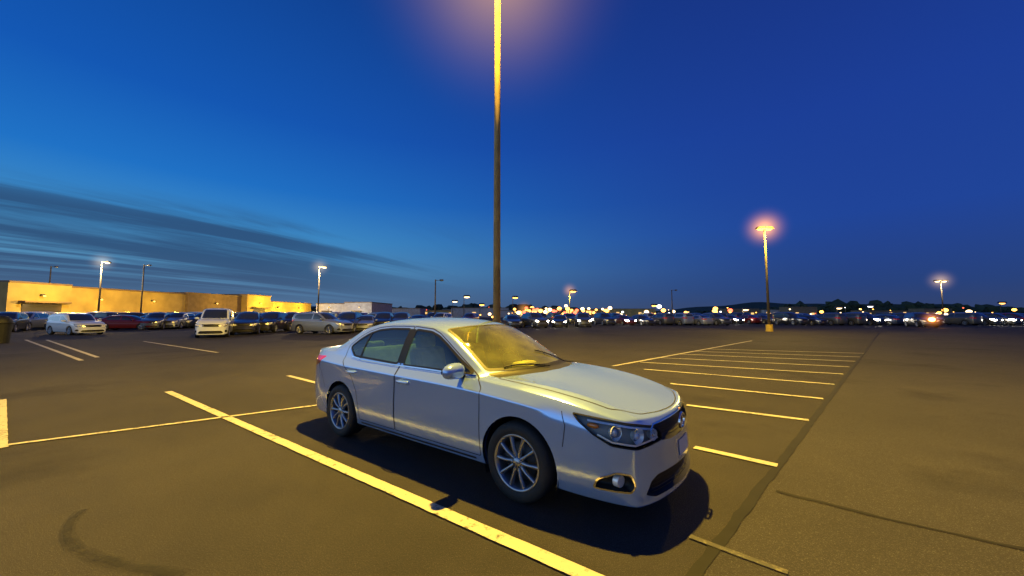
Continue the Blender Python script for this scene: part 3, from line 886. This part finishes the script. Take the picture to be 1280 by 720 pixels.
# ---------------------------------------------------------------- street lamps
POLE = simple("painted_pole", (.46, .33, .15), .85, .0, noise=3, spec=.03)
POLE2 = simple("dark_pole", (.07, .06, .045), .6, .0, noise=3)
CONC = simple("concrete", (.30, .29, .27), .9, noise=5); YEL = simple("yellow_base_paint", (.65, .42, .03), .7, noise=5)
HOUS = simple("lamp_housing", (.07, .06, .05), .5, .4)
def emis(name, col, st):
    m = bpy.data.materials.new(name); m.use_nodes = True; nt = m.node_tree; nt.nodes.clear()
    o = nt.nodes.new("ShaderNodeOutputMaterial"); e = nt.nodes.new("ShaderNodeEmission"); e.inputs[0].default_value = (*col, 1); e.inputs[1].default_value = st
    nt.links.new(e.outputs[0], o.inputs[0]); return m
EM = {'sod': emis("sodium_lens", (1, .40, .06), 8), 'warm': emis("warm_lens", (1, .68, .32), 6), 'cool': emis("cool_lens", (.9, .95, 1), 6), 'red': emis("red_lens", (1, .12, .05), 5), 'off': simple("lens_off", (.2, .2, .2), .3)}
LC = {'sod': (1, .63, .06), 'warm': (1, .70, .32), 'cool': (.9, .92, .95), 'red': (1, .1, .05), 'off': (0, 0, 0)}

def glow_halo(c, R, A, k, col):  # sphere emits by itself, imitating a lamp's halo in the air
    m = bpy.data.materials.new("emissive_halo"); m.use_nodes = True; nt = m.node_tree; nt.nodes.clear(); N = nt.nodes; L = nt.links
    o = N.new("ShaderNodeOutputMaterial"); e = N.new("ShaderNodeEmission"); e.inputs[0].default_value = (*col, 1)
    tc = N.new("ShaderNodeTexCoord"); ln = N.new("ShaderNodeVectorMath"); ln.operation = 'LENGTH'; L.new(tc.outputs["Object"], ln.inputs[0])
    def mm(op, a, bb=None):
        q = N.new("ShaderNodeMath"); q.operation = op
        for i, v in enumerate((a, bb)):
            if v is None: continue
            if isinstance(v, (int, float)): q.inputs[i].default_value = v
            else: L.new(v, q.inputs[i])
        return q.outputs[0]
    ex = mm('EXPONENT', mm('MULTIPLY', ln.outputs["Value"], -k))
    fall = N.new("ShaderNodeMapRange"); fall.interpolation_type = 'SMOOTHSTEP'
    fall.inputs[1].default_value = R; fall.inputs[2].default_value = R*.3
    fall.inputs[3].default_value = 0; fall.inputs[4].default_value = 1; L.new(ln.outputs["Value"], fall.inputs[0])
    L.new(mm('MULTIPLY', mm('MULTIPLY', ex, fall.outputs[0]), A), e.inputs[1]); L.new(e.outputs[0], o.inputs["Volume"])
    V, F = sphere_data((0, 0, 0), (R, R, R), 32, 20)
    ob = mesh_obj("glow_halo", V, F, m); ob.location = c; ob['kind'] = 'stuff'
    return ob

def street_lamp(loc, H, kind='sod', heads=2, power=0, seg=20, rot=0, label=None, rad=.11, big=1.0, hz=None, basem=None, spread=.75):
    root = empty("street_lamp", loc); root.rotation_euler = (0, 0, rot); pm = POLE if seg >= 30 else POLE2
    V, F = cyl_data((0, 0, .6), (0, 0, H), rad, rad*.66, seg); mesh_obj("pole", V, F, pm, root, True)
    V, F = cyl_data((0, 0, -.05), (0, 0, .62), .30, .28, seg); mesh_obj("base", V, F, basem or CONC, root)
    offs = [-spread, spread] if heads == 2 else [spread]
    V, F = join_data(cyl_data((offs[0] if heads == 2 else 0, 0, H-.05), (offs[-1], 0, H-.05), .035, .035, 10), cyl_data((0, 0, H-.15), (0, 0, H+.06), rad*.75, rad*.75, 12))
    mesh_obj("arm", V, F, pm, root)
    for i, x in enumerate(offs):
        sgn = 1 if x > 0 else -1
        V, F = box_data((x+sgn*.1, 0, H), (.62*big, .36*big, .16*big), .03, 2, taper=(.75, .75)); hd = mesh_obj("lamp_head", V, F, HOUS, root)
        V, F = sphere_data((x+sgn*.1, 0, H-.08*big), (.24*big, .15*big, .10*big), 16, 8); mesh_obj("lens", V, F, EM[kind], hd, True)
        if power and i == 0:
            ld = bpy.data.lights.new("lamp_light", 'POINT'); ld.energy = power; ld.color = LC[kind]; ld.shadow_soft_size = .12
            lo = bpy.data.objects.new("lamp_light", ld); COL.objects.link(lo); lo.parent = root; lo.location = (x+.1 if seg >= 30 else 0, 0 if seg >= 30 else -.8, H-.42*big)
    tn = {'sod': 'amber', 'warm': 'warm white', 'cool': 'cool white', 'red': 'red', 'off': 'unlit'}[kind]
    root['label'] = label or f"tall parking lot lamp post with {tn} heads"
    root['category'] = "street lamp"; root['group'] = "lamp posts across the parking lot"
    if hz: glow_halo(Vector(loc)+Vector((0, 0, H+(hz[4] if len(hz) > 4 else 0))), hz[0], hz[1], hz[2], hz[3])
    return root
def atp(px, D): return ((px-640)/FPX*D, D, 0)
street_lamp(atp(621, 9.3), 14.8, 'sod', 1, 42000, 32, math.radians(-90), "tall tapered lamp post glowing amber behind the sedan", .095, hz=(4.4, .30, 1.05, (1, .50, .05), -3.9), spread=1.45)  # added halo sphere hangs well below the lamp head
street_lamp(atp(960, 34), 9.6, 'sod', 2, 5500, 20, 0, "amber twin-head lamp post on a yellow base", .12, 1.3, (2.4, 2.2, 2.2, (1, .38, .03)), YEL, .28)
street_lamp(atp(1178, 90), 9.8, 'warm', 2, 4000, 12, 0, rad=.14, big=2.2, hz=(3.5, .4, 1.3, (1, .65, .35)))
street_lamp(atp(124, 58), 9.8, 'warm', 1, 6500, 12, 0, rad=.13, big=1.4, hz=(2.2, .4, 1.9, (1, .85, .6)))
street_lamp(atp(398, 64), 9.8, 'warm', 1, 6500, 12, 0, rad=.13, big=1.4, hz=(2.2, .4, 1.9, (1, .75, .4)))
street_lamp(atp(60, 62), 9.6, 'off', 1, 0, 10, 0, rad=.12)
street_lamp(atp(177, 60), 9.6, 'off', 1, 0, 10, 0, rad=.12)
street_lamp(atp(544, 52), 6.4, 'off', 1, 0, 10, 0, rad=.12)
street_lamp(atp(840, 75), 6.5, 'off', 1, 0, 10, 0, rad=.12)
for (px, D, y, k, pw) in ((712, 90, 363, 'sod', 4500), (580, 110, 370, 'warm', 0), (641, 130, 371, 'sod', 0), (655, 90, 386, 'sod', 2500), (566, 150, 376, 'warm', 0), (815, 150, 381, 'sod', 0), (928, 110, 386, 'warm', 2500),
                          (600, 170, 380, 'sod', 0), (1085, 160, 382, 'cool', 0), (1250, 160, 378, 'sod', 0), (1045, 120, 384, 'warm', 0)):
    H = CH+(393-y)*D/FPX
    street_lamp(atp(px, D), max(H, 2.6), k, 1, pw, 10, 0, rad=.12, big=1.2+D/50, hz=(2.6, .45, 1.5, (1, .42, .08)) if px in (712, 655) else None)
def small_lamp(px, D, y, k, r):
    H = CH+(393-y)*D/FPX
    if H < .6: H = random.uniform(.7, 1.8)
    root = empty("street_lamp", atp(px, D))
    V, F = cyl_data((0, 0, 0), (0, 0, H), .07, .06, 6); mesh_obj("pole", V, F, POLE2, root)
    V, F = sphere_data((0, 0, H), (r, r, r*.8), 10, 6); mesh_obj("lamp_head", V, F, EM[k], root, True)
    root['label'] = "small lit lamp on the distant street"; root['category'] = "street lamp"; root['group'] = "distant town lights"
for i in range(215):
    px = random.uniform(520, 1290) if i < 204 else random.uniform(20, 520); D = random.uniform(85, 290)
    if random.random() < .4 and i < 204: px = random.choice([700, 830, 905, 1010, 1075, 1190])+random.gauss(0, 14)
    small_lamp(px, D, random.triangular(381, 404, 397), random.choice(['sod', 'sod', 'sod', 'warm', 'warm', 'warm', 'cool', 'red'] if px > 760 else (['sod', 'sod', 'red', 'warm'] if px > 520 else ['warm', 'cool'])), D*random.choice([.0010, .0015, .002, .003, .0045, .006]))
for i in range(30):
    px = 642+i*4.2+random.uniform(-2, 2); D = random.uniform(78, 95)
    small_lamp(px, D, random.uniform(385, 391), random.choice(['sod', 'sod', 'red', 'red', 'warm']), D*random.uniform(.003, .006))
cr_ = bpy.data.objects.new('parked_car', merged['suv']); COL.objects.link(cr_); cr_.location = atp(1149, 46); cr_.rotation_euler = (0, 0, math.radians(-118))
cr_.material_slots[0].link = 'OBJECT'; cr_.material_slots[0].material = paints['black']; cr_['label'] = "dark utility vehicle with an orange light glowing"; cr_['category'] = 'car'
V, F = sphere_data((2.62, .0, .95), (.24, .30, .24), 14, 8); mesh_obj("warning_light", V, F, emis("orange_light", (1, .34, .06), 22), cr_, True)
glow_halo(Vector(atp(1149, 46))+Vector((-1.25, -2.35, .95)), 1.3, 3.0, 3.6, (1, .30, .03))
lb = empty("litter_bin", atp(3, 20)); lb['label'] = "dark litter bin with a domed lid on asphalt"; lb['category'] = "litter bin"
BINM = simple("bin_dark_metal", (.02, .022, .02), .6, .3, noise=6)
V, F = cyl_data((0, 0, 0), (0, 0, 1.05), .36, .42, 24); mesh_obj("bin_body", V, F, BINM, lb)
V, F = cyl_data((0, 0, 1.05), (0, 0, 1.12), .45, .45, 24); bl = mesh_obj("bin_rim", V, F, BINM, lb, True)
V, F = sphere_data((0, 0, 1.12), (.43, .43, .38), 24, 12); mesh_obj("bin_lid", V, F, BINM, lb, True)

# ---------------------------------------------------------------- buildings
WT = simple("tan_stucco", (.44, .34, .12), .9, noise=.4); WD = simple("brown_block", (.20, .15, .09), .9, noise=1); WG = simple("pale_grey_wall", (.42, .42, .42), .85, noise=1.2)
TRIM = simple("cornice_trim", (.18, .13, .08), .8); DOORG = simple("store_glass", (.05, .05, .05), .1, 0, 1)
LITW = emis("lit_window", (1, .60, .2), 1.3); LITY = emis("wall_lamp_lens", (1, .6, .12), 4)
def building(name, x0, x1, y0, y1, secs, axis, label):
    root = empty(name, ((x0+x1)/2, (y0+y1)/2, 0)); root['label'] = label; root['category'] = "building"
    inv = Vector(root.location)
    for (t0, t1, h, mat, pr) in secs:
        if axis == 'y':
            cx = (x0+x1+pr)/2; sx = x1+pr-x0; cy = (t0+t1)/2; sy = t1-t0
        else:
            cy = (y0-pr+y1)/2; sy = y1-(y0-pr); cx = (t0+t1)/2; sx = t1-t0
        V, F = box_data(Vector((cx, cy, h/2))-inv, (sx, sy, h)); mesh_obj("wall", V, F, mat, root)
        V, F = box_data(Vector((cx, cy, h+.1))-inv, (sx+.3, sy+.3 if axis == 'x' else sy-.01, .3), .04, 1); mesh_obj("cornice", V, F, TRIM, root)
    return root, inv
b1, i1 = building("store_building", -105, -76, 50, 140, [(55, 63, 6.4, WT, .8), (63, 86, 6.2, WT, 0), (86, 103, 6.5, WD, .6), (103, 113, 7.0, WT, 2.2), (113, 140, 5.5, WT, 0)], 'y', "long tan big-box store lit by yellow wall lamps")
for (y, w_) in ((59.2, 5), (108, 5)):
    V, F = box_data(Vector((-75.15 if y < 80 else -73.75, y, 1.6))-i1, (.1, w_, 3.2)); mesh_obj("entrance_door", V, F, DOORG, b1)
    V, F = box_data(Vector((-74.6 if y < 80 else -73.3, y, 3.5))-i1, (1.2, w_+1, .3), .04, 1); mesh_obj("canopy", V, F, TRIM, b1)
def wall_lamp(p, parent, inv, power, col=(1, .56, .05), axis='x', r=.28):
    V, F = box_data(Vector(p)-inv, (.3, .5, .35) if axis == 'x' else (.5, .3, .35), .03, 1); w = mesh_obj("wall_lamp", V, F, HOUS, parent)
    off = Vector((.32, 0, -.12)) if axis == 'x' else Vector((0, -.32, -.12))
    V, F = sphere_data(Vector(p)-inv+off, (r, r, r*.7), 12, 8); mesh_obj("lamp_lens", V, F, LITY, w, True)
    if power:
        ld = bpy.data.lights.new("wall_wash", 'POINT'); ld.energy = power; ld.color = col; ld.shadow_soft_size = .3
        lo = bpy.data.objects.new("wall_wash", ld); COL.objects.link(lo); lo.location = Vector(p)+Vector((off.x*16, off.y*16, -.5))  # added light floats well off the wall to wash it evenly
for (x, y, z, pw) in ((-75.0, 59, 4.6, 2600), (-75.8, 68, 4.4, 1900), (-75.8, 78, 4.4, 1500), (-75.2, 94, 4.4, 1900), (-73.6, 108, 4.8, 6000), (-75.8, 120, 3.8, 6000), (-75.8, 132, 3.8, 6000)):
    wall_lamp((x, y, z), b1, i1, pw, r=.16)
b2, i2 = building("shop_building", -64.5, -46, 122, 142, [(-64.5, -55, 5.0, WG, 0), (-55, -46, 5.4, WG, .5)], 'x', "low pale grey shop building beyond the cars")
wall_lamp((-60, 121.7, 4), b2, i2, 1100, (1, .90, .80), 'y', .15); wall_lamp((-50, 121.3, 4), b2, i2, 1100, (1, .90, .80), 'y', .15)
for x in (-61, -51):
    V, F = box_data(Vector((x, 121.9 if x < -56 else 121.4, 1.5))-i2, (3.5, .1, 2.6)); mesh_obj("shop_window", V, F, DOORG, b2)
b3, i3 = building("shop_building", 6, 36, 150, 165, [(6, 20, 4.0, WD, 0), (20, 36, 3.6, WD, 0)], 'x', "distant low dark shops with few lit windows")
for x in (9, 14, 23, 31):
    V, F = box_data(Vector((x, 149.9, 2.2))-i3, (2.0, .1, 1.6)); mesh_obj("shop_window", V, F, emis("shop_glow", random.choice([(1, .22, .04), (1, .5, .12)]), random.uniform(2, 4)), b3)
for i in range(16):
    px = random.uniform(480, 1290); D = random.uniform(190, 300); X = (px-640)/FPX*D; w_ = random.uniform(14, 40); h = random.uniform(3.5, 6.5)
    bb, ib = building("far_building", X, X+w_, D, D+12, [(X, X+w_, h, random.choice([WD, WG, WT]), 0)], 'x', "low dark building on the far side of town")
    bb['group'] = "far low buildings"
    for q in range(int(w_/5)):
        if random.random() < .5:
            V, F = box_data(Vector((X+2.5+q*5, D-.1, random.uniform(1.6, 2.6)))-ib, (2, .1, 1.2)); mesh_obj("window", V, F, LITW, bb)

HM = simple("dark_foliage", (.035, .05, .025), .95, noise=.2)
def treeline(name, D, pxa, pxb, hfun, n):
    V = []; F = []
    for i in range(n):
        px = pxa+(pxb-pxa)*i/n+random.uniform(-2, 2); X = (px-640)/FPX*D; hh = hfun(px)*random.uniform(.55, 1.1)
        bm = bmesh.new(); bmesh.ops.create_icosphere(bm, subdivisions=2, radius=1)
        w = random.uniform(3, 7)*D/300
        for v in bm.verts:
            v.co *= random.uniform(.8, 1.15); v.co = Vector((X+v.co.x*w, D+random.uniform(-3, 3)+v.co.y*w, max(-.5, hh*.5+v.co.z*hh*.55)))
        o = len(V); V += [v.co.copy() for v in bm.verts]; F += [[v.index+o for v in f.verts] for f in bm.faces]; bm.free()
    ob = mesh_obj(name, V, F, HM); ob['kind'] = 'stuff'
treeline("far_trees", 340, 440, 1330, lambda px: 7.5+3.0*math.sin(px*.013)+(3 if px > 980 else 0), 230)
treeline("far_trees", 240, -100, 470, lambda px: 5+1.5*math.sin(px*.02), 110)
V = []; F = []
HD = 1100
for i in range(161):
    X = -2200+4400*i/160
    h = 20+9*math.sin(i*.11+2)+5*math.sin(i*.31)+2.5*math.sin(i*.9)+8*min(1, max(0, (i-100)/20))
    V += [Vector((X, HD-120, -1)), Vector((X, HD, max(5, h))), Vector((X, HD+200, -1))]
for i in range(160):
    for k in range(2): F.append([3*i+k, 3*i+k+1, 3*i+k+4, 3*i+k+3])
hl_ = mesh_obj("hill", V, F, HM, None, True); hl_['kind'] = 'structure'

# ---------------------------------------------------------------- world
w = bpy.data.worlds.new("World"); sc.world = w; w.use_nodes = True
nt = w.node_tree; N = nt.nodes; L = nt.links; N.clear()
out = N.new("ShaderNodeOutputWorld"); bg = N.new("ShaderNodeBackground"); L.new(bg.outputs[0], out.inputs[0])
tc = N.new("ShaderNodeTexCoord"); nv = N.new("ShaderNodeVectorMath"); nv.operation = 'NORMALIZE'; L.new(tc.outputs["Generated"], nv.inputs[0])
sep = N.new("ShaderNodeSeparateXYZ"); L.new(nv.outputs[0], sep.inputs[0])
def mth(op, a, b=None, c=None, clamp=False):
    q = N.new("ShaderNodeMath"); q.operation = op; q.use_clamp = clamp
    for i, v in enumerate((a, b, c)):
        if v is None: continue
        if isinstance(v, (int, float)): q.inputs[i].default_value = v
        else: L.new(v, q.inputs[i])
    return q.outputs[0]
def mrange(v, a, b, c=0, d=1, smooth=True):
    q = N.new("ShaderNodeMapRange"); q.interpolation_type = 'SMOOTHSTEP' if smooth else 'LINEAR'
    for i, t in zip((1, 2, 3, 4), (a, b, c, d)): q.inputs[i].default_value = t
    L.new(v, q.inputs[0]); return q.outputs[0]
def ramp(v, stops):
    r = N.new("ShaderNodeValToRGB"); cr = r.color_ramp
    cr.elements[0].position = stops[0][0]; cr.elements[0].color = lin(stops[0][1])
    cr.elements[1].position = stops[-1][0]; cr.elements[1].color = lin(stops[-1][1])
    for p, c in stops[1:-1]:
        e = cr.elements.new(p); e.color = lin(c)
    L.new(v, r.inputs[0]); return r.outputs[0]
def mix(f, a, b):
    q = N.new("ShaderNodeMixRGB")
    if isinstance(f, (int, float)): q.inputs[0].default_value = f
    else: L.new(f, q.inputs[0])
    for i, v in ((1, a), (2, b)):
        if isinstance(v, tuple): q.inputs[i].default_value = v
        else: L.new(v, q.inputs[i])
    return q.outputs[0]
Xo, Yo, Zo = sep.outputs
hl2 = mth('SQRT', mth('ADD', mth('ADD', mth('MULTIPLY', Xo, Xo), mth('MULTIPLY', Yo, Yo)), .0001))
az = mth('DIVIDE', mth('MULTIPLY', Xo, -1), hl2)
el = mth('MAXIMUM', Zo, 0)
left = ramp(el, [(0, (84, 108, 140)), (.05, (84, 124, 162)), (.11, (84, 146, 190)), (.18, (64, 142, 200)), (.28, (32, 114, 198)), (.42, (20, 88, 180)), (.8, (12, 48, 120))])
right = ramp(el, [(0, (52, 66, 102)), (.06, (40, 66, 124)), (.2, (32, 68, 152)), (.4, (28, 62, 150)), (.65, (24, 52, 132)), (1, (14, 34, 96))])
f = mrange(az, -.75, .85)
sky = mix(f, right, left)
dn = mth('ADD', Zo, .07)
cx = mth('DIVIDE', Xo, dn); cy = mth('DIVIDE', Yo, dn)
al = mth('ADD', mth('MULTIPLY', cx, .10), mth('MULTIPLY', cy, .13))
ac = mth('SUBTRACT', mth('MULTIPLY', cx, .95), mth('MULTIPLY', cy, .50))
cmb = N.new("ShaderNodeCombineXYZ"); L.new(al, cmb.inputs[0]); L.new(ac, cmb.inputs[1]); cmb.inputs[2].default_value = 5.2
cn = N.new("ShaderNodeTexNoise"); cn.inputs["Scale"].default_value = .62; cn.inputs["Detail"].default_value = 10; cn.inputs["Roughness"].default_value = .6; cn.inputs["Distortion"].default_value = .7
L.new(cmb.outputs[0], cn.inputs["Vector"])
cl = mrange(cn.outputs["Fac"], .43, .60)
low = mth('MULTIPLY', mth('MULTIPLY', mrange(el, .25, .18), mrange(el, .01, .07)), mrange(az, .0, .60))
cm_ = mth('MULTIPLY', mth('MULTIPLY', cl, low), .88)
ccol = mix(mrange(el, .02, .14), lin((66, 88, 122)), lin((44, 74, 114)))
sky = mix(cm_, sky, ccol)
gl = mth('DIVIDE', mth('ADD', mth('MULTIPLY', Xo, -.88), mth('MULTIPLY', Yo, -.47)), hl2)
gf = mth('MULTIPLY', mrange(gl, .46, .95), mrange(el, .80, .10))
sky = mix(gf, sky, (.55, .90, 1.35, 1))  # unseen glow added left and behind to cool the car's side
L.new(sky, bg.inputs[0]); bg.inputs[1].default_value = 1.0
